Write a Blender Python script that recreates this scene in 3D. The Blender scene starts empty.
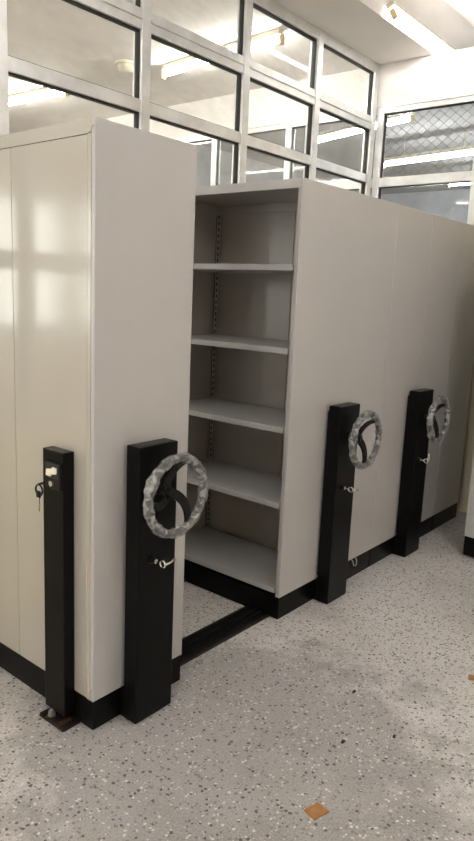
import bpy, bmesh, math, random
from mathutils import Vector, Matrix
random.seed(4)
scn = bpy.context.scene
COL = scn.collection
PI = math.pi

# ------------------------------------------------------------------ materials
def new_mat(name):
    m = bpy.data.materials.new(name); m.use_nodes = True
    nt = m.node_tree
    return m, nt, nt.nodes['Principled BSDF']

def N(nt, t, **kw):
    n = nt.nodes.new(t)
    for k, v in kw.items():
        if k in n.inputs: n.inputs[k].default_value = v
        else: setattr(n, k, v)
    return n

def ramp(nt, stops):
    r = nt.nodes.new('ShaderNodeValToRGB')
    e = r.color_ramp.elements
    while len(e) < len(stops): e.new(0.5)
    for i, (p, c) in enumerate(stops):
        e[i].position = p
        e[i].color = (c, c, c, 1) if not isinstance(c, tuple) else (*c, 1)
    return r

def paint(name, col, rough=0.35, coat=0.0, metal=0.0, var=0.06, scale=6.0, bump=0.0, bscale=60, spec=0.5):
    m, nt, b = new_mat(name)
    tc = N(nt, 'ShaderNodeTexCoord')
    no = N(nt, 'ShaderNodeTexNoise'); no.inputs['Scale'].default_value = scale; no.inputs['Detail'].default_value = 4
    nt.links.new(tc.outputs['Object'], no.inputs['Vector'])
    lo = tuple(c * (1 - var) for c in col); hi = tuple(min(1, c * (1 + var)) for c in col)
    r = ramp(nt, [(0.3, lo), (0.7, hi)])
    nt.links.new(no.outputs['Fac'], r.inputs['Fac'])
    nt.links.new(r.outputs['Color'], b.inputs['Base Color'])
    b.inputs['Roughness'].default_value = rough
    b.inputs['Metallic'].default_value = metal
    b.inputs['Coat Weight'].default_value = coat
    b.inputs['Coat Roughness'].default_value = 0.12
    b.inputs['Specular IOR Level'].default_value = spec
    if bump:
        n2 = N(nt, 'ShaderNodeTexNoise'); n2.inputs['Scale'].default_value = bscale; n2.inputs['Detail'].default_value = 2
        nt.links.new(tc.outputs['Object'], n2.inputs['Vector'])
        bp = N(nt, 'ShaderNodeBump'); bp.inputs['Strength'].default_value = bump; bp.inputs['Distance'].default_value = 0.01
        nt.links.new(n2.outputs['Fac'], bp.inputs['Height'])
        nt.links.new(bp.outputs['Normal'], b.inputs['Normal'])
    return m

M = {}
M['cabinet'] = paint('cabinet_enamel', (0.458, 0.445, 0.436), 0.28, 0.25, var=0.025, scale=2, bump=0.05, bscale=2.2)
M['door'] = paint('door_enamel', (0.45, 0.42, 0.36), 0.2, 0.9, var=0.025, scale=2, bump=0.22, bscale=2.2)
M['door'].node_tree.nodes['Principled BSDF'].inputs['Coat IOR'].default_value = 1.9
M['door'].node_tree.nodes['Principled BSDF'].inputs['Coat Roughness'].default_value = 0.11
M['shelf'] = paint('shelf_enamel', (0.42, 0.42, 0.42), 0.38, 0.1, var=0.03)
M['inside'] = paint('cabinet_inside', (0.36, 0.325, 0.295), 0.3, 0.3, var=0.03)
M['black'] = paint('black_enamel', (0.0030, 0.0028, 0.0026), 0.3, 0.0, spec=0.14, var=0.15, bump=0.05, bscale=25)
M['blackmatte'] = paint('black_plastic', (0.006, 0.006, 0.006), 0.35, 0.0, spec=0.22, var=0.1)
M['railblack'] = paint('rail_black', (0.008, 0.008, 0.008), 0.3, 0.0, spec=0.35, var=0.3, scale=20)
M['rust'] = paint('rusty_steel', (0.10, 0.055, 0.03), 0.5, 0.0, metal=0.6, var=0.6, scale=60)
M['chrome'] = paint('chrome', (0.75, 0.74, 0.72), 0.2, 0.0, metal=1.0, var=0.05)
M['alu'] = paint('aluminium', (0.74, 0.74, 0.725), 0.38, 0.0, metal=0.5, var=0.12, scale=9)
M['gasket'] = paint('black_gasket', (0.012, 0.012, 0.012), 0.6)
M['wall'] = paint('wall_paint', (0.70, 0.655, 0.585), 0.6, var=0.05, scale=1.5, bump=0.08, bscale=40)
M['cream'] = paint('cream_wall_paint', (0.70, 0.64, 0.47), 0.6, var=0.05, scale=1.5, bump=0.08, bscale=40)
M['bluewall'] = paint('pale_blue_wall_paint', (0.72, 0.75, 0.80), 0.6, var=0.06, scale=1.5)
M['ceil'] = paint('ceiling_paint', (0.76, 0.725, 0.69), 0.7, var=0.06, scale=2.0, bump=0.1, bscale=25)
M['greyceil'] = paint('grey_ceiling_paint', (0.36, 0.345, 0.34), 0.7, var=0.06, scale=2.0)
M['batten'] = paint('batten_enamel', (0.62, 0.55, 0.42), 0.4, var=0.1, scale=14)
M['endcap'] = paint('tube_end_cap', (0.60, 0.47, 0.24), 0.45, var=0.15, scale=30)
M['ply'] = paint('tan_board', (0.37, 0.175, 0.055), 0.55, var=0.12, scale=40, bump=0.3, bscale=200)
M['chip'] = paint('dark_stone_chip', (0.012, 0.011, 0.012), 0.5, var=0.3, scale=80)
M['offwhite'] = paint('offwhite_plastic', (0.78, 0.72, 0.58), 0.4, var=0.04)
M['wire'] = paint('galvanised_wire', (0.26, 0.255, 0.25), 0.5, metal=0.4, var=0.2, scale=20)
M['steel'] = paint('brushed_screw', (0.45, 0.43, 0.40), 0.35, metal=0.9)

def emit_mat(name, col, s):
    m = bpy.data.materials.new(name); m.use_nodes = True; nt = m.node_tree
    nt.nodes.remove(nt.nodes['Principled BSDF'])
    e = N(nt, 'ShaderNodeEmission'); e.inputs['Color'].default_value = (*col, 1); e.inputs['Strength'].default_value = s
    nt.links.new(e.outputs[0], nt.nodes['Material Output'].inputs['Surface'])
    return m
M['tube'] = emit_mat('added_tube_glow', (1.0, 0.995, 0.99), 18.0)  # used only by the tubes added out of frame
M['tubebeam'] = emit_mat('beam_tube_glow', (1.0, 0.98, 0.95), 7.0)
M['tubecool'] = emit_mat('cool_tube_glow', (0.90, 0.95, 1.0), 12.0)
M['tubeback'] = emit_mat('dim_tube_glow', (1.0, 0.97, 0.92), 14.0)

M['dayfill'] = emit_mat('added_daylight_pane', (1.0, 0.975, 0.92), 0.75)  # glow of the added, unseen windows
def glass_mat():
    m = bpy.data.materials.new('window_glass'); m.use_nodes = True; nt = m.node_tree
    nt.nodes.remove(nt.nodes['Principled BSDF'])
    tr = N(nt, 'ShaderNodeBsdfTransparent'); tr.inputs['Color'].default_value = (0.93, 0.94, 0.93, 1)
    gl = N(nt, 'ShaderNodeBsdfGlossy'); gl.inputs['Roughness'].default_value = 0.02
    fr = N(nt, 'ShaderNodeFresnel'); fr.inputs['IOR'].default_value = 1.45
    mx = N(nt, 'ShaderNodeMixShader')
    # reflect on the outer faces only (the sheet does not bend the ray, so its inner face must not mirror)
    ge = N(nt, 'ShaderNodeNewGeometry'); inv = N(nt, 'ShaderNodeMath'); inv.operation = 'SUBTRACT'; inv.inputs[0].default_value = 1
    nt.links.new(ge.outputs['Backfacing'], inv.inputs[1])
    mu = N(nt, 'ShaderNodeMath'); mu.operation = 'MULTIPLY'
    nt.links.new(fr.outputs[0], mu.inputs[0]); nt.links.new(inv.outputs[0], mu.inputs[1])
    nt.links.new(mu.outputs[0], mx.inputs[0]); nt.links.new(tr.outputs[0], mx.inputs[1]); nt.links.new(gl.outputs[0], mx.inputs[2])
    # a thin film of dust
    df = N(nt, 'ShaderNodeBsdfDiffuse'); df.inputs['Color'].default_value = (0.8, 0.78, 0.74, 1)
    no = N(nt, 'ShaderNodeTexNoise'); no.inputs['Scale'].default_value = 7; no.inputs['Detail'].default_value = 5
    r = ramp(nt, [(0.35, 0.03), (0.75, 0.14)])
    nt.links.new(no.outputs['Fac'], r.inputs['Fac'])
    m2 = N(nt, 'ShaderNodeMixShader')
    nt.links.new(r.outputs['Color'], m2.inputs[0]); nt.links.new(mx.outputs[0], m2.inputs[1]); nt.links.new(df.outputs[0], m2.inputs[2])
    nt.links.new(m2.outputs[0], nt.nodes['Material Output'].inputs['Surface'])
    return m
M['glass'] = glass_mat()

def wrap_mat():
    # crinkled clear film: streaks of milky plastic over see-through stretches
    m, nt, b = new_mat('crinkled_plastic_film')
    tc = N(nt, 'ShaderNodeTexCoord')
    no = N(nt, 'ShaderNodeTexNoise'); no.inputs['Scale'].default_value = 34; no.inputs['Detail'].default_value = 3; no.inputs['Distortion'].default_value = 0.8
    nt.links.new(tc.outputs['Object'], no.inputs['Vector'])
    b.inputs['Base Color'].default_value = (0.46, 0.455, 0.45, 1)
    b.inputs['Roughness'].default_value = 0.12
    b.inputs['Specular IOR Level'].default_value = 0.8
    b.inputs['Coat Weight'].default_value = 0.6
    r = ramp(nt, [(0.34, 0.18), (0.66, 0.70)])
    nt.links.new(no.outputs['Fac'], r.inputs['Fac'])
    nt.links.new(r.outputs['Color'], b.inputs['Alpha'])
    n2 = N(nt, 'ShaderNodeTexNoise'); n2.inputs['Scale'].default_value = 48; n2.inputs['Detail'].default_value = 1
    nt.links.new(tc.outputs['Object'], n2.inputs['Vector'])
    bp = N(nt, 'ShaderNodeBump'); bp.inputs['Strength'].default_value = 0.9; bp.inputs['Distance'].default_value = 0.02
    nt.links.new(n2.outputs['Fac'], bp.inputs['Height']); nt.links.new(bp.outputs['Normal'], b.inputs['Normal'])
    return m
M['wrap'] = wrap_mat()

def floor_mat():
    m, nt, b = new_mat('terrazzo')
    L = nt.links.new
    tc = N(nt, 'ShaderNodeTexCoord')
    big = N(nt, 'ShaderNodeTexNoise'); big.inputs['Scale'].default_value = 1.7; big.inputs['Detail'].default_value = 6; big.inputs['Roughness'].default_value = 0.6
    L(tc.outputs['Object'], big.inputs['Vector'])
    base = ramp(nt, [(0.30, (0.47, 0.44, 0.415)), (0.52, (0.65, 0.622, 0.605)), (0.75, (0.69, 0.67, 0.655))])
    L(big.outputs['Fac'], base.inputs['Fac'])
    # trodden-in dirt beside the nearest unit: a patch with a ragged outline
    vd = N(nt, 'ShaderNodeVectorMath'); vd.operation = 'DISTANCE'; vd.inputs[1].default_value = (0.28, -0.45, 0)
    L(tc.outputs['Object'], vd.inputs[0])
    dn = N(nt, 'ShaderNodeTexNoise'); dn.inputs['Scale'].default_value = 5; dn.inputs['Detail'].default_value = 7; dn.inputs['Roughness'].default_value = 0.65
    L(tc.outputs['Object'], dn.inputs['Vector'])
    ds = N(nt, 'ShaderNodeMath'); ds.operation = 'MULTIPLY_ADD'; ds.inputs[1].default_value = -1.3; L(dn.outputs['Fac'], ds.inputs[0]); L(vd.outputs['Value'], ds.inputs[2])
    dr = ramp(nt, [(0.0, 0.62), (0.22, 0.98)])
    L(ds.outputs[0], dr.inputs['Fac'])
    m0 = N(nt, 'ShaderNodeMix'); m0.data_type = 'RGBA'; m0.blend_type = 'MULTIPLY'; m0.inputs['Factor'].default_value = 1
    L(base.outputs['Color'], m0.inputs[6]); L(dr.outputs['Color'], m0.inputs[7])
    # fine sandy mottle
    f = N(nt, 'ShaderNodeTexNoise'); f.inputs['Scale'].default_value = 150; f.inputs['Detail'].default_value = 3
    L(tc.outputs['Object'], f.inputs['Vector'])
    fr = ramp(nt, [(0.3, 0.74), (0.7, 1.14)])
    L(f.outputs['Fac'], fr.inputs['Fac'])
    mul = N(nt, 'ShaderNodeMix'); mul.data_type = 'RGBA'; mul.blend_type = 'MULTIPLY'; mul.inputs['Factor'].default_value = 1
    L(m0.outputs[2], mul.inputs[6]); L(fr.outputs['Color'], mul.inputs[7])
    prev = mul.outputs[2]
    # stone chips: voronoi cells, only some become chips
    def chips(scale, size, share, col, prev, seed):
        mp = N(nt, 'ShaderNodeMapping'); mp.inputs['Location'].default_value = (seed, seed * 2.3, 0)
        L(tc.outputs['Object'], mp.inputs['Vector'])
        ns = N(nt, 'ShaderNodeTexNoise'); ns.inputs['Scale'].default_value = scale * 1.3
        L(mp.outputs[0], ns.inputs['Vector'])
        mxv = N(nt, 'ShaderNodeMix'); mxv.data_type = 'VECTOR'; mxv.inputs['Factor'].default_value = 0.014 * 40 / scale
        L(mp.outputs[0], mxv.inputs[4]); L(ns.outputs['Color'], mxv.inputs[5])
        v = N(nt, 'ShaderNodeTexVoronoi'); v.voronoi_dimensions = '2D'; v.inputs['Scale'].default_value = scale
        L(mxv.outputs[1], v.inputs['Vector'])
        sep = N(nt, 'ShaderNodeSeparateColor'); L(v.outputs['Color'], sep.inputs[0])
        # size per cell
        sz = N(nt, 'ShaderNodeMath'); sz.operation = 'MULTIPLY'; sz.inputs[1].default_value = size
        L(sep.outputs[1], sz.inputs[0])
        c1 = N(nt, 'ShaderNodeMath'); c1.operation = 'LESS_THAN'; L(v.outputs['Distance'], c1.inputs[0]); L(sz.outputs[0], c1.inputs[1])
        c2 = N(nt, 'ShaderNodeMath'); c2.operation = 'LESS_THAN'; L(sep.outputs[0], c2.inputs[0]); c2.inputs[1].default_value = share
        c3 = N(nt, 'ShaderNodeMath'); c3.operation = 'MULTIPLY'; L(c1.outputs[0], c3.inputs[0]); L(c2.outputs[0], c3.inputs[1])
        mx = N(nt, 'ShaderNodeMix'); mx.data_type = 'RGBA'
        L(c3.outputs[0], mx.inputs['Factor']); L(prev, mx.inputs[6]); mx.inputs[7].default_value = (*col, 1)
        return mx.outputs[2]
    prev = chips(85, 0.52, 0.17, (0.66, 0.64, 0.615), prev, 3.1)
    prev = chips(95, 0.55, 0.36, (0.40, 0.375, 0.35), prev, 7.7)
    prev = chips(78, 0.50, 0.26, (0.24, 0.225, 0.21), prev, 1.3)
    prev = chips(60, 0.38, 0.20, (0.11, 0.105, 0.10), prev, 9.2)
    L(prev, b.inputs['Base Color'])
    b.inputs['Roughness'].default_value = 0.42
    b.inputs['Specular IOR Level'].default_value = 0.4
    return m
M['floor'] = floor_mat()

# ------------------------------------------------------------------ mesh helpers
def obj(name, bm, mat, parent=None, smooth=False):
    me = bpy.data.meshes.new(name)
    bmesh.ops.recalc_face_normals(bm, faces=bm.faces[:])
    bm.to_mesh(me); bm.free()
    if smooth:
        for p in me.polygons: p.use_smooth = True
    me.materials.append(mat)
    o = bpy.data.objects.new(name, me); COL.objects.link(o)
    if parent:
        o.parent = parent
        o.matrix_parent_inverse = Matrix.Identity(4)
        o.location = -world_loc(parent)
    return o

def world_loc(o):
    v = Vector((0, 0, 0))
    while o:
        v += o.location; o = o.parent
    return v

def B(bm, x0, x1, y0, y1, z0, z1, bev=0.0):
    t = bmesh.new()
    bmesh.ops.create_cube(t, size=1)
    for v in t.verts:
        v.co = Vector(((x0 + x1) / 2 + v.co.x * (x1 - x0), (y0 + y1) / 2 + v.co.y * (y1 - y0), (z0 + z1) / 2 + v.co.z * (z1 - z0)))
    if bev:
        bmesh.ops.bevel(t, geom=t.edges[:], offset=bev, segments=2, affect='EDGES', profile=0.5)
    join(bm, t)

def join(bm, t):
    me = bpy.data.meshes.new('tmp'); t.to_mesh(me); t.free(); bm.from_mesh(me); bpy.data.meshes.remove(me)

def box(x0, x1, y0, y1, z0, z1, bev=0.0):
    bm = bmesh.new(); B(bm, x0, x1, y0, y1, z0, z1, bev); return bm

def tube(bm, pts, radii, seg=12, closed=False):
    """swept round tube through pts"""
    n = len(pts); pts = [Vector(p) for p in pts]
    if not hasattr(radii, '__len__'): radii = [radii] * n
    rings = []; prev_u = None
    for i in range(n):
        a = pts[(i - 1) % n] if (closed or i > 0) else pts[i]
        c = pts[(i + 1) % n] if (closed or i < n - 1) else pts[i]
        d = (c - a).normalized()
        if prev_u is None:
            u = d.orthogonal().normalized()
        else:
            u = (prev_u - d * prev_u.dot(d)).normalized()
        prev_u = u; w = d.cross(u)
        rings.append([bm.verts.new(pts[i] + (u * math.cos(2 * PI * k / seg) + w * math.sin(2 * PI * k / seg)) * radii[i]) for k in range(seg)])
    m = n if closed else n - 1
    for i in range(m):
        r0, r1 = rings[i], rings[(i + 1) % n]
        for k in range(seg):
            bm.faces.new((r0[k], r0[(k + 1) % seg], r1[(k + 1) % seg], r1[k]))
    if not closed:
        bm.faces.new(rings[0][::-1]); bm.faces.new(rings[-1])

def torus(bm, c, R, r, plane='y', seg=64, sides=14, wob=None):
    """torus lying in the plane whose normal is the given axis"""
    rings = []
    for i in range(seg):
        a = 2 * PI * i / seg
        ring = []
        for k in range(sides):
            b = 2 * PI * k / sides
            rr = r * (wob(i, k) if wob else 1)
            q = R + rr * math.cos(b); h = rr * math.sin(b)
            if plane == 'y': p = (c[0] + q * math.cos(a), c[1] + h, c[2] + q * math.sin(a))
            elif plane == 'x': p = (c[0] + h, c[1] + q * math.cos(a), c[2] + q * math.sin(a))
            else: p = (c[0] + q * math.cos(a), c[1] + q * math.sin(a), c[2] + h)
            ring.append(bm.verts.new(p))
        rings.append(ring)
    for i in range(seg):
        for k in range(sides):
            bm.faces.new((rings[i][k], rings[(i + 1) % seg][k], rings[(i + 1) % seg][(k + 1) % sides], rings[i][(k + 1) % sides]))

def cyl(bm, a, b, r0, r1=None, seg=24):
    tube(bm, [a, b], [r0, r0 if r1 is None else r1], seg)

def thing(name, label, cat, loc=(0, 0, 0), group=None):
    o = bpy.data.objects.new(name, None); COL.objects.link(o)
    o.empty_display_size = 0.1
    o.location = loc; o['label'] = label; o['category'] = cat
    if group: o['group'] = group
    return o

def tag(o, label, cat, group=None):
    o['label'] = label; o['category'] = cat
    if group: o['group'] = group
    return o

def struct_empty(name, loc=(0, 0, 0)):
    o = bpy.data.objects.new(name, None); COL.objects.link(o); o.location = loc; o['kind'] = 'structure'
    return o

def struct(name, bm, mat):
    o = obj(name, bm, mat); o['kind'] = 'structure'; return o

# ------------------------------------------------------------------ dimensions
H = 2.10; HB = 0.1175
D = 1.05           # glazed partition behind the shelving
XS = 3.605          # glazed partition at the end of the row
ZC = 3.372; ZU = 3.76   # soffit and upper ceiling
YB = 0.612         # face of the beam
X0, X1, Y0, Y1 = -4.6, 9.4, -4.2, 6.2

# ------------------------------------------------------------------ room shell
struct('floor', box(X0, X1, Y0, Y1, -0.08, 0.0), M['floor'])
struct('ceiling', box(X0, X1, Y0, YB, ZU, ZU + 0.1), M['ceil'])
struct('ceiling_soffit', box(X0, X1, YB, Y1, ZC, ZU + 0.1), M['ceil'])
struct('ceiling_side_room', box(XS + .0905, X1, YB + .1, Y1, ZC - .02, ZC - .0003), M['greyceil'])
struct('wall_left', box(X0 - 0.12, X0, Y0, Y1, -0.08, ZU + 0.1), M['wall'])
struct('wall_front', box(X0, X1, Y0 - 0.12, Y0, -0.08, ZU + 0.1), M['wall'])
struct('wall_far', box(X0, X1, Y1, Y1 + 0.12, -0.08, ZU + 0.1), M['wall'])
struct('wall_right', box(X1, X1 + 0.12, Y0, Y1, -0.08, ZU + 0.1), M['bluewall'])
# low wall carrying the partition behind, and the wall at the end of the row
struct('wall_back', box(X0, XS - 0.05, D, D + 0.09, 0, 0.92), M['cream'])
bm = bmesh.new()
B(bm, XS, XS + 0.09, -4.2, Y1, 0, 1.75)
B(bm, XS, XS + 0.09, -4.2, 0.19, 1.75, 3.062)
struct('wall_side', bm, M['cream'])
struct('wall_side_upper', box(XS, XS + 0.09, -4.2, Y1, 3.0625, ZC - .0005), M['ceil'])

# glazed partition behind the row
w1 = struct_empty('window_1', (0, D, 0))
yf0, yf1 = D, D + 0.07
mull = [-3.53 + 0.773 * i for i in range(10)]          # ... 0.335 1.11 1.88 2.65 3.43
mx = [-3.70, -2.89, -2.08, -1.27, -0.46, 0.337, 1.170, 1.990, 2.772, 3.572]
hw = 0.031
for x in mx:
    obj('mullion', box(x - hw, x + hw, yf0, yf1, 0.92, ZC, 0.003), M['alu'], w1)
rails = [(0.92, 0.98), (1.66, 1.73), (2.492, 2.554), (2.888, 2.985), (3.305, ZC)]
xl = X0
for i, x in enumerate(mx):
    a = xl if i == 0 else mx[i - 1] + hw
    b = x - hw
    for z0, z1 in rails:
        bmr = bmesh.new()
        B(bmr, a, b, yf0 + 0.004, yf1 - 0.004, z0, z1, 0.002)
        if 2.8 < z0 < 3:
            B(bmr, a, b, yf0 - 0.004, yf0 + 0.006, z0 + 0.046, z0 + 0.058, 0.001)
        obj('rail', bmr, M['alu'], w1)
    for r0, r1 in zip(rails[:-1], rails[1:]):
        z0, z1 = r0[1], r1[0]
        obj('glass_pane', box(a + .006, b - .006, yf0 + 0.036, yf0 + 0.040, z0 + .006, z1 - .006), M['glass'], w1)
        g = bmesh.new()
        t = 0.006
        B(g, a, a + t, yf0 + 0.018, yf0 + 0.05, z0, z1); B(g, b - t, b, yf0 + 0.018, yf0 + 0.05, z0, z1)
        B(g, a + t, b - t, yf0 + 0.018, yf0 + 0.05, z0, z0 + t); B(g, a + t, b - t, yf0 + 0.018, yf0 + 0.05, z1 - t, z1)
        obj('gasket', g, M['gasket'], w1)

# glazed partition along the end of the row, carried on past the corner into the rooms behind
w2 = struct_empty('window_2', (XS, 0, 0))
ys = [0.21, 1.018, 1.90, 2.76, 3.62, 4.48, 5.34, 6.16]
xf0, xf1 = XS + 0.005, XS + 0.07
for y in ys:
    obj('mullion', box(xf0, xf1, y - 0.03, y + 0.03, 1.75, 3.062, 0.003), M['alu'], w2)
for i in range(len(ys) - 1):
    a, b = ys[i] + 0.03, ys[i + 1] - 0.03
    for z0, z1 in [(1.75, 1.81), (2.464, 2.532), (3.011, 3.061)]:
        bmr = bmesh.new(); B(bmr, xf0, xf1, a, b, z0, z1, 0.002)
        if z0 > 2.9: B(bmr, xf0 - 0.012, xf0 + .002, a, b, z1 - .012, z1 + 0.002, 0.001)
        obj('rail', bmr, M['alu'], w2)
    for z0, z1 in [(1.81, 2.464), (2.532, 3.011)]:
        obj('glass_pane', box(xf0 + .03, xf0 + .034, a + .004, b - .004, z0 + .004, z1 - .004), M['glass'], w2)
        g = bmesh.new(); t = 0.006
        B(g, xf0 + .016, xf0 + .045, a, a + t, z0, z1); B(g, xf0 + .016, xf0 + .045, b - t, b, z0, z1)
        B(g, xf0 + .016, xf0 + .045, a + t, b - t, z1 - t, z1)
        obj('gasket', g, M['gasket'], w2)
# diamond wire mesh behind the upper pane next to the corner
g = bmesh.new()
ya, yb, za, zb = ys[0] + .03, ys[1] - .03, 2.533, 3.009
pitch = 0.066; sl = 0.78
c0 = -3.0
while c0 < 5:
    for s in (1, -1):
        # line z = za + s*sl*(y - c0); clip to the pane
        pts = []
        for y in (ya, yb):
            z = za + s * sl * (y - c0)
            if za <= z <= zb: pts.append((y, z))
        for z in (za, zb):
            y = c0 + s * (z - za) / sl
            if ya < y < yb: pts.append((y, z))
        if len(pts) >= 2 and abs(pts[0][0] - pts[1][0]) > .01:
            xx = xf0 + 0.046 + (0.002 if s > 0 else 0.005)
            tube(g, [(xx, pts[0][0], pts[0][1]), (xx, pts[1][0], pts[1][1])], 0.0021, 6)
    c0 += pitch / sl * 1.0
obj('wire_mesh', g, M['wire'], w2)

# partition wall between the rooms behind and the rooms to the right (seen blurred through glass)
struct('wall_far_room', box(XS + 0.09, X1, 4.2, 4.3, 0, ZC), M['bluewall'])
w3 = struct_empty('added_window_3', (X0, 0, 0))  # glowing windows added on the unseen left wall to brighten room and doors
for a, b in ((-2.4, -1.0), (-0.7, 0.7), (1.9, 3.0), (3.2, 4.3), (4.7, 5.9)):
    fb = bmesh.new()
    B(fb, X0 + .002, X0 + .06, a, a + .06, 1.0, 2.7); B(fb, X0 + .002, X0 + .06, b - .06, b, 1.0, 2.7)
    B(fb, X0 + .002, X0 + .06, a + .06, b - .06, 1.0, 1.06); B(fb, X0 + .002, X0 + .06, a + .06, b - .06, 2.64, 2.7)
    obj('added_window_frame', fb, M['alu'], w3)
    obj('fill_pane', box(X0 + .01, X0 + .02, a + .06, b - .06, 1.06, 2.64), M['dayfill'], w3)

w4 = struct_empty('added_window_4', (0, Y1, 0))  # glowing windows added on the far wall, out of view, for door reflections
for a, b in ((-4.3, -3.3), (-2.6, -1.6)):
    fb = bmesh.new()
    B(fb, a, a + .06, Y1 - .06, Y1 - .002, 1.0, 2.7); B(fb, b - .06, b, Y1 - .06, Y1 - .002, 1.0, 2.7)
    B(fb, a + .06, b - .06, Y1 - .06, Y1 - .002, 1.0, 1.06); B(fb, a + .06, b - .06, Y1 - .06, Y1 - .002, 2.64, 2.7)
    obj('added_window_frame', fb, M['alu'], w4)
    obj('fill_pane', box(a + .06, b - .06, Y1 - .02, Y1 - .01, 1.06, 2.64), M['dayfill'], w4)

# ------------------------------------------------------------------ cabinets
def screw(parent, x, y, z, axis='x', r=0.006):
    b = bmesh.new()
    if axis == 'x': cyl(b, (x, y, z), (x - 0.003, y, z), r, r * .7, 14)
    else: cyl(b, (x, y, z), (x, y - 0.003, z), r, r * .7, 14)
    obj('screw', b, M['steel'], parent, True)

def spoke_bm(c, ang, R, y_h, bend):
    """flat swept spoke from the hub to the rim"""
    b = bmesh.new(); n = 12; L_, R_ = [], []
    cx, cy, cz = c
    for i in range(n + 1):
        t = i / n
        a = ang + bend * (t ** 1.3)
        rr = 0.012 + (R - 0.012) * t
        px, pz = cx + rr * math.cos(a), cz + rr * math.sin(a)
        yy = y_h * (1 - t) + cy * t
        w = 0.019 - 0.006 * t
        nx, nz = -math.sin(a), math.cos(a)
        L_.append([b.verts.new((px + nx * w, yy + s, pz + nz * w)) for s in (-0.006, 0.006)])
        R_.append([b.verts.new((px - nx * w, yy + s, pz - nz * w)) for s in (-0.006, 0.006)])
    for i in range(n):
        b.faces.new((L_[i][0], L_[i + 1][0], R_[i + 1][0], R_[i][0]))
        b.faces.new((L_[i][1], R_[i][1], R_[i + 1][1], L_[i + 1][1]))
        b.faces.new((L_[i][0], L_[i][1], L_[i + 1][1], L_[i + 1][0]))
        b.faces.new((R_[i][0], R_[i + 1][0], R_[i + 1][1], R_[i][1]))
    b.faces.new((L_[0][0], R_[0][0], R_[0][1], L_[0][1])); b.faces.new((L_[n][0], L_[n][1], R_[n][1], R_[n][0]))
    return b

def control(parent, xc, yface, w, prot, wx, wy, wz, wr, rot, seed, lock_dx):
    """black drive post with lock, hand wheel in crinkled film"""
    yp = yface - prot
    pb = bmesh.new()
    yb = yface - 0.018
    B(pb, xc - w / 2, xc + w / 2, yp, yb, 0.004, 1.054, 0.003)
    post = obj('control_post', pb, M['black'], parent)
    obj('mounting_bracket', box(xc - w / 2 + .022, xc + w / 2 - .022, yb + .0002, yface - .0004, .14, 1.02), M['blackmatte'], post)
    obj('foot_cover', box(xc - w / 2 + .001, xc + w / 2 - .001, yb + .0002, yface + .002, .006, HB - .004, .001), M['black'], post)
    # seam lines of the folded cover: a top cap plate
    obj('top_cap', box(xc - w / 2 + .012, xc + w / 2 - .012, yp + .010, yb - .010, 1.0541, 1.0552), M['blackmatte'], post)
    # lock
    lb = bmesh.new(); lx, lz = xc - 0.004 + lock_dx, 0.632
    cyl(lb, (lx, yp, lz), (lx, yp - 0.010, lz), 0.014, 0.013); cyl(lb, (lx, yp - 0.010, lz), (lx, yp - 0.020, lz), 0.0105)
    obj('lock_barrel', lb, M['blackmatte'], post, False)
    cb = bmesh.new(); cyl(cb, (lx, yp - .020, lz), (lx, yp - .0215, lz), 0.008)
    obj('key_slot', cb, M['chrome'], post)
    # wheel
    rng = random.Random(seed)
    c = (wx, wy, wz); r = 0.0125; R = wr - 0.019
    wb = bmesh.new(); torus(wb, c, R, r, 'y', 64, 12)
    wheel = obj('handwheel', wb, M['blackmatte'], parent, True)
    ph = [rng.uniform(0, 6.28) for _ in range(8)]
    tab = [[rng.uniform(-.10, .10) for _ in range(20)] for _ in range(132)]
    lump = rng.uniform(2.6, 3.2)
    def wob(i, k):
        a = 2 * PI * i / 132
        d = math.atan2(math.sin(a - lump), math.cos(a - lump))
        return 1 + .10 * math.sin(9 * a + ph[0]) + .08 * math.sin(23 * a + 2 * PI * k / 20 * 2 + ph[1]) + tab[i][k] * 0.4 + 0.20 * math.exp(-(d / .35) ** 2)
    fb = bmesh.new(); torus(fb, c, R, 0.0175, 'y', 132, 20, wob)
    obj('plastic_wrap', fb, M['wrap'], wheel, True)['label'] = 'crinkled clear plastic film wound on the rim'
    yh = wy + 0.046
    for k, (a, bend) in enumerate(rot):
        obj('spoke', spoke_bm(c, a, R, yh, bend), M['blackmatte'], wheel)
    hb = bmesh.new(); cyl(hb, (wx, yp, wz), (wx, yh + .004, wz), 0.016); cyl(hb, (wx, yh + .008, wz), (wx, yh - .012, wz), 0.028, 0.026); cyl(hb, (wx, yh - .012, wz), (wx, yh - .020, wz), 0.018, 0.014)
    obj('hub', hb, M['blackmatte'], wheel)
    return (lx, yp - .0215, lz)

SP = [(math.radians(116), math.radians(-52)), (math.radians(-14), math.radians(-52)), (math.radians(226), math.radians(-52))]

def key(name, label, p, ang, bow_ang):
    """key stuck in a lock facing -y: shaft and round bow"""
    t = thing(name, label, 'key', p)
    b = bmesh.new()
    x, y, z = p
    B(b, x - .0012, x + .0012, y - .022, y - .0004, z - .0035, z + .0035, .0005)
    obj('key_blade', b, M['chrome'], t)
    b = bmesh.new(); torus(b, (x, y - .033, z), 0.0125, 0.0032, 'x', 28, 8)
    bow = obj('key_bow', b, M['chrome'], t, True)
    # second key hanging from the bow on a small ring
    dx, dz = math.cos(ang), math.sin(ang)
    b = bmesh.new()
    tube(b, [(x + .001, y - .046, z), (x + .02 * dx + .004, y - .048, z + .02 * dz), (x + .046 * dx, y - .047, z + .046 * dz)], [.004, .0045, .006], 8)
    obj('key_tag', b, M['chrome'], t, True)
    return t

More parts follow.
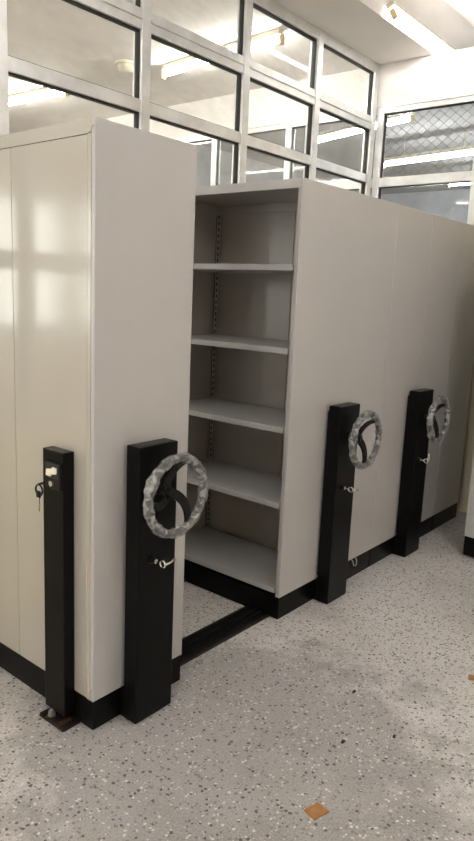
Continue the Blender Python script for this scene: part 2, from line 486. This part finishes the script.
def base_bm(x0, x1, y0, y1):
    """plinth notched over the two floor rails: (y, z) outline drawn along x"""
    x0 += .003; x1 -= .003; y0 += .004; y1 -= .004; zb = .003; zn = .017
    pr = [(y0, zb)]
    for c in RAILS: pr += [(c - .080, zb), (c - .080, zn), (c + .080, zn), (c + .080, zb)]
    pr += [(y1, zb), (y1, HB), (y0, HB)]
    b = bmesh.new()
    lo = [b.verts.new((x0, y, z)) for y, z in pr]; hi = [b.verts.new((x1, y, z)) for y, z in pr]
    b.faces.new(lo); b.faces.new(hi[::-1])
    for k in range(len(pr)): b.faces.new((lo[k], hi[k], hi[(k + 1) % len(pr)], lo[(k + 1) % len(pr)]))
    return b
RAILS = (0.147, 0.730)

UL = 0.900
# ---- unit with doors (nearest)
u = thing('storage_unit', 'nearest cream steel shelving unit with closed doors and black lock post', 'cabinet', (0, 0, 0))
W = 0.4575
obj('end_panel', box(0.0, W, 0.0, 0.018, HB, H, 0.003), M['cabinet'], u)
obj('end_panel', box(0.0, W, UL - .018, UL, HB, H, 0.003), M['cabinet'], u)
obj('back_panel', box(W - .015, W - .0005, 0.0185, UL - .0185, HB, H - .001, 0.0015), M['cabinet'], u)
obj('top_panel', box(0.024, W - .0155, 0.0185, UL - .0185, H - .04, H - .001), M['cabinet'], u)
fb = bmesh.new()
B(fb, 0.0005, 0.022, 0.0186, 0.0365, HB, H - .0405); B(fb, 0.0005, 0.022, UL - .038, UL - .0186, HB, H - .0405)
B(fb, 0.0005, 0.0235, 0.0186, UL - .0186, H - .0455, H - .001)
obj('door_frame', fb, M['door'], u)
ymid = 0.465
for a, b in ((0.0385, ymid - .0012), (ymid + .0012, UL - .040)):
    obj('door', box(0.0012, 0.021, a, b, HB + .002, H - .0475, 0.0012), M['door'], u)
obj('plinth', base_bm(0, W, 0, UL), M['black'], u)
screw(u, 0.0, 0.013, 2.075); screw(u, 0.0, 0.013, 0.155)
k1 = control(u, 0.221, 0.0, 0.185, 0.086, 0.226, -0.172, 0.885, 0.154, SP, 11, -0.022)
# lock post on the door side
lp = obj('lock_post', box(-0.045, -0.0005, 0.106, 0.226, 0.030, 1.027, 0.003), M['black'], u)
pl = bmesh.new()
B(pl, -0.056, -0.0455, 0.110, 0.196, 0.893, 0.988, 0.003)
obj('lock_plate', pl, M['blackmatte'], lp)
pl = bmesh.new(); B(pl, -0.0572, -0.0562, 0.118, 0.190, 0.932, 0.984)
obj('handle_recess', pl, M['gasket'], lp)
pl = bmesh.new()
v_ = [(.184, .940), (.160, .938), (.150, .948), (.127, .952), (.125, .972), (.146, .974), (.156, .966), (.182, .962)]
lo_ = [pl.verts.new((-.0575, y, z)) for y, z in v_]; hi_ = [pl.verts.new((-.062, y, z)) for y, z in v_]
pl.faces.new(lo_); pl.faces.new(hi_[::-1])
for k in range(8): pl.faces.new((lo_[k], lo_[(k + 1) % 8], hi_[(k + 1) % 8], hi_[k]))
o = obj('lock_handle', pl, M['offwhite'], lp); o['label'] = 'white lever handle'
cb = bmesh.new(); cyl(cb, (-0.0562, 0.158, 0.913), (-0.062, 0.158, 0.913), 0.011, 0.010)
o = obj('lock_barrel', cb, M['chrome'], lp); o['label'] = 'silver key barrel'

# keys hanging on the door side of the lock post
kr = thing('key_bunch', 'small bunch of keys hanging at the lock post on the door side', 'keys', (-0.045, 0.240, 0.89))
b = bmesh.new(); tube(b, [(-.030, .2300, .893), (-.036, .240, .892), (-.044, .254, .887)], .0045, 8)
B(b, -.040, -.022, .2268, .2345, .884, .902, .001)
obj('key_shank', b, M['blackmatte'], kr, True)
b = bmesh.new(); torus(b, (-.045, .250, .866), .020, .0032, 'x', 28, 8); obj('key_ring', b, M['blackmatte'], kr, True)
b = bmesh.new(); B(b, -.050, -.042, .240, .264, .838, .864, .004); obj('key_head', b, M['blackmatte'], kr)
b = bmesh.new()
pr = [(.247, .8375), (.247, .815), (.244, .812), (.247, .808), (.244, .803), (.247, .799), (.250, .786), (.257, .786), (.259, .8375)]
lo_ = [b.verts.new((-.047, y, z)) for y, z in pr]; hi_ = [b.verts.new((-.0445, y, z)) for y, z in pr]
b.faces.new(lo_); b.faces.new(hi_[::-1])
for k in range(9): b.faces.new((lo_[k], lo_[(k + 1) % 9], hi_[(k + 1) % 9], hi_[k]))
obj('key_blade', b, M['chrome'], kr)

# ---- open double unit
XA, XB, YO = 1.1635, 2.090, 0.020
u2 = thing('storage_unit', 'open cream steel shelving unit showing five empty grey shelves', 'cabinet', (XA, YO, 0))
ye = YO + UL
obj('end_panel', box(XA, XB, YO, YO + .018, HB, H, 0.003), M['cabinet'], u2)
obj('end_panel', box(XA + .001, XB, ye - .018, ye, HB, H, 0.003), M['cabinet'], u2)
fl = bmesh.new()
B(fl, XA + .0005, XA + .016, YO + .0185, YO + .024, HB + .001, H - .043)
obj('flange', fl, M['cabinet'], u2)
fl = bmesh.new()
B(fl, XA + .0005, XA + .016, ye - .032, ye - .0185, HB + .001, H - .043)
obj('flange', fl, M['cabinet'], u2)
obj('header', box(XA + .001, XA + .022, YO + .0185, ye - .0185, H - .042, H - .001, .0015), M['cabinet'], u2)
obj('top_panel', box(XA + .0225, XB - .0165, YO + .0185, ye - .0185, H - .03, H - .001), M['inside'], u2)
xm = XA + 0.4615
bp = bmesh.new()
B(bp, xm, xm + .008, YO + .0185, YO + .355, HB + .002, H - .031); B(bp, xm, xm + .008, YO + .359, ye - .0185, HB + .002, H - .031); B(bp, xm + .0085, xm + .014, YO + .0185, ye - .0185, HB + .002, H - .031)
B(bp, xm - .012, xm - .0005, YO + .0185, ye - .0185, H - .075, H - .031)
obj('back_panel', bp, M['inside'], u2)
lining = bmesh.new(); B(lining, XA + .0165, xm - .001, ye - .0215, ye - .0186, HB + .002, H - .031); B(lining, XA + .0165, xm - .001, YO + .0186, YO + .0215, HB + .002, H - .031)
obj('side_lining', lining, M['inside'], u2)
obj('side_panel', box(XB - .016, XB - .0005, YO + .0185, ye - .0185, HB, H - .001), M['cabinet'], u2)
# slotted uprights
def slotted(x0, x1, y0, y1, face):
    """angle post with a row of slots cut through it"""
    b = bmesh.new(); z = HB + .045; zt = H - .08
    p = .034; hh = .018
    B(b, x0, x1, y0, y1, HB + .003, z)
    while z < zt:
        if face == 'y':
            w = (x1 - x0); B(b, x0, x0 + w * .26, y0, y1, z, z + p); B(b, x0 + w * .74, x1, y0, y1, z, z + p); B(b, x0 + w * .26, x0 + w * .74, y0, y1, z + hh, z + p)
        else:
            w = (y1 - y0); B(b, x0, x1, y0, y0 + w * .32, z, z + p); B(b, x0, x1, y0 + w * .66, y1, z, z + p); B(b, x0, x1, y0 + w * .32, y0 + w * .66, z + hh, z + p)
        z += p
    return b
M['slotmetal'] = paint('upright_steel', (0.40, 0.365, 0.33), 0.4, 0.1)
dk = bmesh.new()
for (a, bb, c, d, f) in ((xm - .042, xm - .014, ye - .034, ye - .0315, 'y'), (XA + .03, XA + .058, ye - .034, ye - .0315, 'y'), (xm - .042, xm - .014, YO + .0265, YO + .029, 'y'), (XA + .03, XA + .058, YO + .0265, YO + .029, 'y')):
    up = obj('upright', slotted(a, bb, c, d, f), M['slotmetal'], u2)
    yy0, yy1 = (d, d + .004) if c > YO + .4 else (c - .004, c)
    obj('slot_backing', box(a, bb, yy0 + .0002, yy1, HB + .003, H - .081), M['gasket'], up)
for z in (1.727, 1.346, 0.970, 0.598, 0.160):
    sb = bmesh.new()
    ys0, ys1 = YO + .034, ye - .038
    B(sb, XA + .002, xm - .0435, ys0, ys1, z - .028, z, .002)
    B(sb, xm - .0435, xm - .002, ys0, ys1, z - .010, z, .001) if False else None
    o = obj('shelf', sb, M['shelf'], u2)
    o['label'] = 'grey enamelled shelf'
obj('plinth', base_bm(XA, XB, YO, ye), M['black'], u2)
screw(u2, XA + .0, YO + .009, 2.075); screw(u2, XA, YO + .009, 0.15)
k2 = control(u2, 1.576, YO, 0.190, 0.088, 1.587, -0.160, 0.890, 0.1525, [(a - .46, b) for a, b in SP], 23, -0.034)
# small wire loop low on the plinth
lb = bmesh.new()
tube(lb, [(1.872, YO + .003, .118), (1.872, YO - .008, .104), (1.878, YO - .012, .082), (1.893, YO - .013, .076), (1.908, YO - .012, .082), (1.914, YO - .008, .104), (1.914, YO + .003, .118)], .0035, 8)
o = obj('wire_loop', lb, M['steel'], u2, True); o['label'] = 'thin bare wire loop'

# ---- second double unit with wheel
XC, XD = 2.0925, 2.998
u3 = thing('storage_unit', 'closed double shelving unit carrying the farthest hand wheel', 'cabinet', (XC, YO, 0))
xj = 2.5445
obj('end_panel', box(XC, xj - .001, YO, YO + .018, HB, H, 0.0025), M['cabinet'], u3)
obj('end_panel', box(xj + .001, XD, YO, YO + .018, HB, H, 0.0025), M['cabinet'], u3)
obj('end_panel', box(XC, XD, ye - .018, ye, HB, H, 0.003), M['cabinet'], u3)
obj('side_panel', box(XC + .0005, XC + .016, YO + .0185, ye - .0185, HB, H - .001), M['cabinet'], u3)
obj('side_panel', box(XD - .016, XD - .0005, YO + .0185, ye - .0185, HB, H - .001), M['cabinet'], u3)
obj('top_panel', box(XC + .0165, XD - .0165, YO + .0185, ye - .0185, H - .03, H - .001), M['cabinet'], u3)
obj('plinth', base_bm(XC, XD, YO, ye), M['black'], u3)
k3 = control(u3, 2.490, YO, 0.196, 0.088, 2.483, -0.160, 0.890, 0.1475, [(a - .46, b) for a, b in SP], 37, -0.046)

# ---- last, fixed single unit against the end wall
XE, XF = 3.000, 3.447
u4 = thing('storage_unit', 'narrow plain shelving unit without wheel at the far right end of the row', 'cabinet', (XE, YO, 0))
obj('end_panel', box(XE, XF, YO, YO + .018, HB, H, 0.002), M['cabinet'], u4)
obj('end_panel', box(XE, XF, ye - .018, ye, HB, H, 0.002), M['cabinet'], u4)
obj('side_panel', box(XE + .0005, XE + .016, YO + .0185, ye - .0185, HB, H - .001), M['cabinet'], u4)
obj('side_panel', box(XF - .016, XF - .0005, YO + .0185, ye - .0185, HB, H - .001), M['cabinet'], u4)
obj('top_panel', box(XE + .0165, XF - .0165, YO + .0185, ye - .0185, H - .03, H - .001), M['cabinet'], u4)
obj('plinth', base_bm(XE, XF, YO, ye), M['black'], u4)

# ---- unit of the facing row, at the right edge
u5 = thing('storage_unit', 'pale shelving unit cut off by the right edge of the photo', 'cabinet', (2.695, -1.24, 0))
xa, xb, ya, yb = 2.695, 3.45, -1.24, -0.315
obj('end_panel', box(xa, xb, yb - .018, yb, HB + .02, H, .003), M['cabinet'], u5)
obj('end_panel', box(xa, xb, ya, ya + .018, HB + .02, H, .003), M['cabinet'], u5)
obj('side_panel', box(xa + .0005, xa + .016, ya + .0185, yb - .0185, HB + .02, H - .001), M['cabinet'], u5)
obj('side_panel', box(xb - .016, xb - .0005, ya + .0185, yb - .0185, HB + .02, H - .001), M['cabinet'], u5)
obj('top_panel', box(xa + .0165, xb - .0165, ya + .0185, yb - .0185, H - .03, H - .001), M['cabinet'], u5)
pb = bmesh.new(); B(pb, xa + .003, xb - .003, ya + .003, yb - .003, .014, HB + .02, .002)
obj('plinth', pb, M['black'], u5)
for fx, fy in ((xa + .05, yb - .05), (xb - .05, yb - .05), (xa + .05, ya + .05), (xb - .05, ya + .05)):
    b = bmesh.new(); cyl(b, (fx, fy, 0.0005), (fx, fy, .0138), .022, .018); obj('foot', b, M['blackmatte'], u5)

key('key', 'key in the lock of the nearest wheel post, below its wheel', k1, math.radians(12), 0)
key('key', 'key in the lock of the middle wheel post', k2, math.radians(-10), 0)
key('key', 'key in the lock of the farthest wheel post', k3, math.radians(84), 0)

# ------------------------------------------------------------------ floor rails
def floor_rail(yc, label, front):
    r = thing('floor_rail', label, 'rail', (0, yc, 0))
    b = bmesh.new(); x0, x1 = -0.076, 3.44; hw2 = 0.072
    B(b, x0, x1, yc - hw2, yc + hw2, 0.0005, 0.005)
    obj('bed_plate', b, M['railblack'], r)
    for dy in (-0.060, -0.014, 0.014, 0.060):
        wd = 0.010 if abs(dy) > .03 else 0.005
        b = bmesh.new(); B(b, x0 + (.0 if abs(dy) > .03 else .05), x1, yc + dy - wd, yc + dy + wd, 0.0052, 0.0155, .001); obj('ridge', b, M['railblack'], r)
    if front:
        for a_, b_ in ((yc - hw2 + .024, yc - .021), (yc + .021, yc + hw2 - .024)):
            o = obj('rail_end_plate', box(x0 - .004, x0 + .066, a_, b_, .0053, .0075), M['rust'], r); o['label'] = 'rusty rail end'
        b = bmesh.new(); cyl(b, (x0 + .03, yc + .035, .0077), (x0 + .03, yc + .035, .028), .017, .013, 6); cyl(b, (x0 + .03, yc + .035, .028), (x0 + .03, yc + .035, .034), .008, .007)
        o = obj('stop_bolt', b, M['steel'], r); o['label'] = 'dull steel stop bolt'
    return r
floor_rail(RAILS[0], 'front black steel floor rail running under the units across the gap', True)
floor_rail(RAILS[1], 'rear black steel floor rail behind the front one', False)

# ------------------------------------------------------------------ lights
def batten(name, label, a, b, mat='tube', drop=None, twin=False, side=None, zc=None, strength=None):
    """tube light: batten, two holders, glowing tube between points a and b (tube axis)"""
    a, b = Vector(a), Vector(b)
    t = thing(name, label, 'light', (a + b) / 2, None)
    d = (b - a).normalized(); up = Vector((0, 0, 1)); sd = d.cross(up).normalized()
    off = up * 0.055 if side is None else Vector(side)
    def prism(p, q, wv, hv):
        bm = bmesh.new(); vs = []
        for e in (p, q):
            vs.append([bm.verts.new(e + wv * i + hv * j) for i, j in ((-1, -1), (1, -1), (1, 1), (-1, 1))])
        for k in range(4): bm.faces.new((vs[0][k], vs[0][(k + 1) % 4], vs[1][(k + 1) % 4], vs[1][k]))
        bm.faces.new(vs[0][::-1]); bm.faces.new(vs[1]); return bm
    o_n = off.normalized()
    wv = d.cross(o_n) * 0.024
    obj('batten_body', prism(a + off - d * .01, b + off + d * .01, wv, o_n * 0.018), M['batten'], t)
    for e, s in ((a, -1), (b, 1)):
        obj('tube_holder', prism(e - d * .012 * 1 + d * (.018 * s), e + d * .012 + d * (.018 * s), d.cross(o_n) * .016, o_n * .03 + Vector((0, 0, 0))), M['endcap'], t)
    g = bmesh.new(); tube(g, [a, b], 0.0145, 14); obj('glowing_tube', g, M[mat], t, True)
    if drop:
        for f in (.2, .8):
            p = a.lerp(b, f) + off + up * .018
            g = bmesh.new(); cyl(g, p, (p.x, p.y, drop), .006, None, 10); obj('hanger_rod', g, M['batten'], t)
    return t
batten('tube_light', 'brightest tube light, mounted on the face of the ceiling beam at the top right', (2.85, YB - .062, 3.388), (4.35, YB - .062, 3.388), 'tubebeam', side=(0, .036, .066))
ZT = ZU - .0735; ZB = ZC - .0735
for lab, a, b in (  # ceiling tubes added out of frame to brighten the room
        ('added fill tube light on the near ceiling, left of the shelving aisle and out of frame', (-2.6, -1.3), (-1.4, -1.3)),
        ('added fill tube light on the near ceiling, in front of the open unit and out of frame', (0.6, -1.7), (1.8, -1.7)),
        ('added fill tube light on the near ceiling, behind the camera and out of frame', (-1.4, -3.2), (-0.2, -3.2))):
    batten('ceiling_tube_light', lab, (*a, ZT), (*b, ZT))
for lab, a, b in (
        ('tube light seen through the upper glass panes above the open unit', (2.710, 2.508), (2.604, 1.28)),
        ('tube light seen low in the glass above the nearest unit', (2.51, 4.87), (2.591, 3.658)),
        ('added fill tube light in the room behind the glass, hidden by the doors of the nearest unit', (-1.2, 3.4), (-1.2, 2.2)),  # this one and the next two are added, to brighten the back room
        ('added fill tube light in the room behind the glass, at its far left and hidden from view', (-3.2, 3.4), (-3.2, 2.2)),
        ('added fill tube light in the room behind the glass, hidden by the nearest unit', (.75, 4.9), (.75, 3.7))):
    batten('ceiling_tube_light', lab, (*a, ZB), (*b, ZB), 'tubeback')
batten('tube_light', 'short end of a tube light seen at the upper left of the wire mesh pane', (4.53, 2.24, 3.10), (4.184, 1.043, 3.10), 'tubecool', drop=ZC - .0205)
batten('tube_light', 'long tube light seen across the middle of the wire mesh pane', (5.887, 2.17, 3.10), (5.69, 0.95, 3.10), 'tubecool', drop=ZC - .0205)
batten('tube_light', 'tube light seen through the clear pane under the wire mesh', (7.462, 2.048, 3.10), (7.40, 0.85, 3.10), 'tubecool', drop=ZC - .0205)
batten('tube_light', 'added fill tube light in the side room, behind the end wall and out of sight', (6.6, -.2, 3.10), (6.6, -1.4, 3.10), 'tubecool', drop=ZU)  # unseen tube added to brighten the side room
# small round fitting on the ceiling behind the glass
f = thing('ceiling_fitting', 'cream round fitting on the ceiling seen through the left glass pane', 'fitting', (2.50, 2.745, ZC))
b = bmesh.new(); cyl(b, (2.50, 2.745, ZC - .0005), (2.50, 2.745, ZC - .015), .085, .08, 32); obj('base_plate', b, M['offwhite'], f)
b = bmesh.new(); tube(b, [(2.50, 2.745, ZC - .0152), (2.50, 2.745, ZC - .045), (2.50, 2.745, ZC - .062), (2.50, 2.745, ZC - .072)], [.066, .066, .058, .03], 32); obj('cover', b, M['offwhite'], f, True)

# ------------------------------------------------------------------ litter on the floor
def chip(name, label, cat, pts, h, mat, group=None):
    b = bmesh.new()
    lo = [b.verts.new((x, y, .0006)) for x, y in pts]; hi = [b.verts.new((x * .98 + sum(p[0] for p in pts) / len(pts) * .02, y * .98 + sum(p[1] for p in pts) / len(pts) * .02, h)) for x, y in pts]
    b.faces.new(lo[::-1]); b.faces.new(hi)
    for i in range(len(pts)): b.faces.new((lo[i], lo[(i + 1) % len(pts)], hi[(i + 1) % len(pts)], hi[i]))
    return tag(obj(name, b, mat), label, cat, group)
TILE = [(0.204, -0.785), (0.262, -0.798), (0.253, -0.847), (0.193, -0.832)]
chip('board_scrap', 'square tan board scrap lying in the foreground floor', 'scrap', TILE, .005, M['ply'])
chip('board_scrap', 'small tan board scrap on the floor at the right edge', 'scrap', [(1.31, -.885), (1.345, -.875), (1.36, -.91), (1.32, -.915)], .005, M['ply'])
for lab, (cx, cy), s in (('dark stone chip on the floor, farthest of the three', (0.886, -0.572), .013), ('dark stone chip on the floor, nearest the camera and left', (0.579, -0.703), .011), ('dark stone chip on the floor, right of the other two', (0.735, -0.828), .010)):
    pts = [(cx + s * math.cos(a) * random.uniform(.7, 1.25), cy + s * .55 * math.sin(a) * random.uniform(.7, 1.2)) for a in (0.2, 1.1, 2.3, 3.2, 4.3, 5.3)]
    chip('stone_chip', lab, 'chip', pts, .005, M['chip'])

# ------------------------------------------------------------------ world, camera, view
wd = bpy.data.worlds.new('World'); scn.world = wd; wd.use_nodes = True
wd.node_tree.nodes['Background'].inputs['Color'].default_value = (0.6, 0.62, 0.65, 1)
wd.node_tree.nodes['Background'].inputs['Strength'].default_value = 0.3

cx, cy, cz, yaw, pitch, roll, fpx = -1.39871, -1.75141, 1.58741, 0.88693, 0.18659, 0.04382, 673.538
fw = Vector((math.sin(yaw) * math.cos(pitch), math.cos(yaw) * math.cos(pitch), -math.sin(pitch)))
rt = Vector((math.cos(yaw), -math.sin(yaw), 0)); up = rt.cross(fw)
r_ = rt * math.cos(roll) + up * math.sin(roll); u_ = -rt * math.sin(roll) + up * math.cos(roll)
cam = bpy.data.cameras.new('camera'); co = bpy.data.objects.new('camera', cam); COL.objects.link(co)
co.matrix_world = Matrix(((r_.x, u_.x, -fw.x, cx), (r_.y, u_.y, -fw.y, cy), (r_.z, u_.z, -fw.z, cz), (0, 0, 0, 1)))
cam.sensor_fit = 'VERTICAL'; cam.sensor_height = 24.0; cam.lens = fpx * 24.0 / 841
cam.clip_start = 0.02; cam.clip_end = 60
scn.camera = co
scn.view_settings.view_transform = 'Standard'; scn.view_settings.look = 'None'
scn.view_settings.exposure = 2.87; scn.view_settings.gamma = 1; scn.view_settings.use_curve_mapping = False
scn.cycles.max_bounces = 10; scn.cycles.diffuse_bounces = 5; scn.cycles.transparent_max_bounces = 16
scn.cycles.use_denoising = True
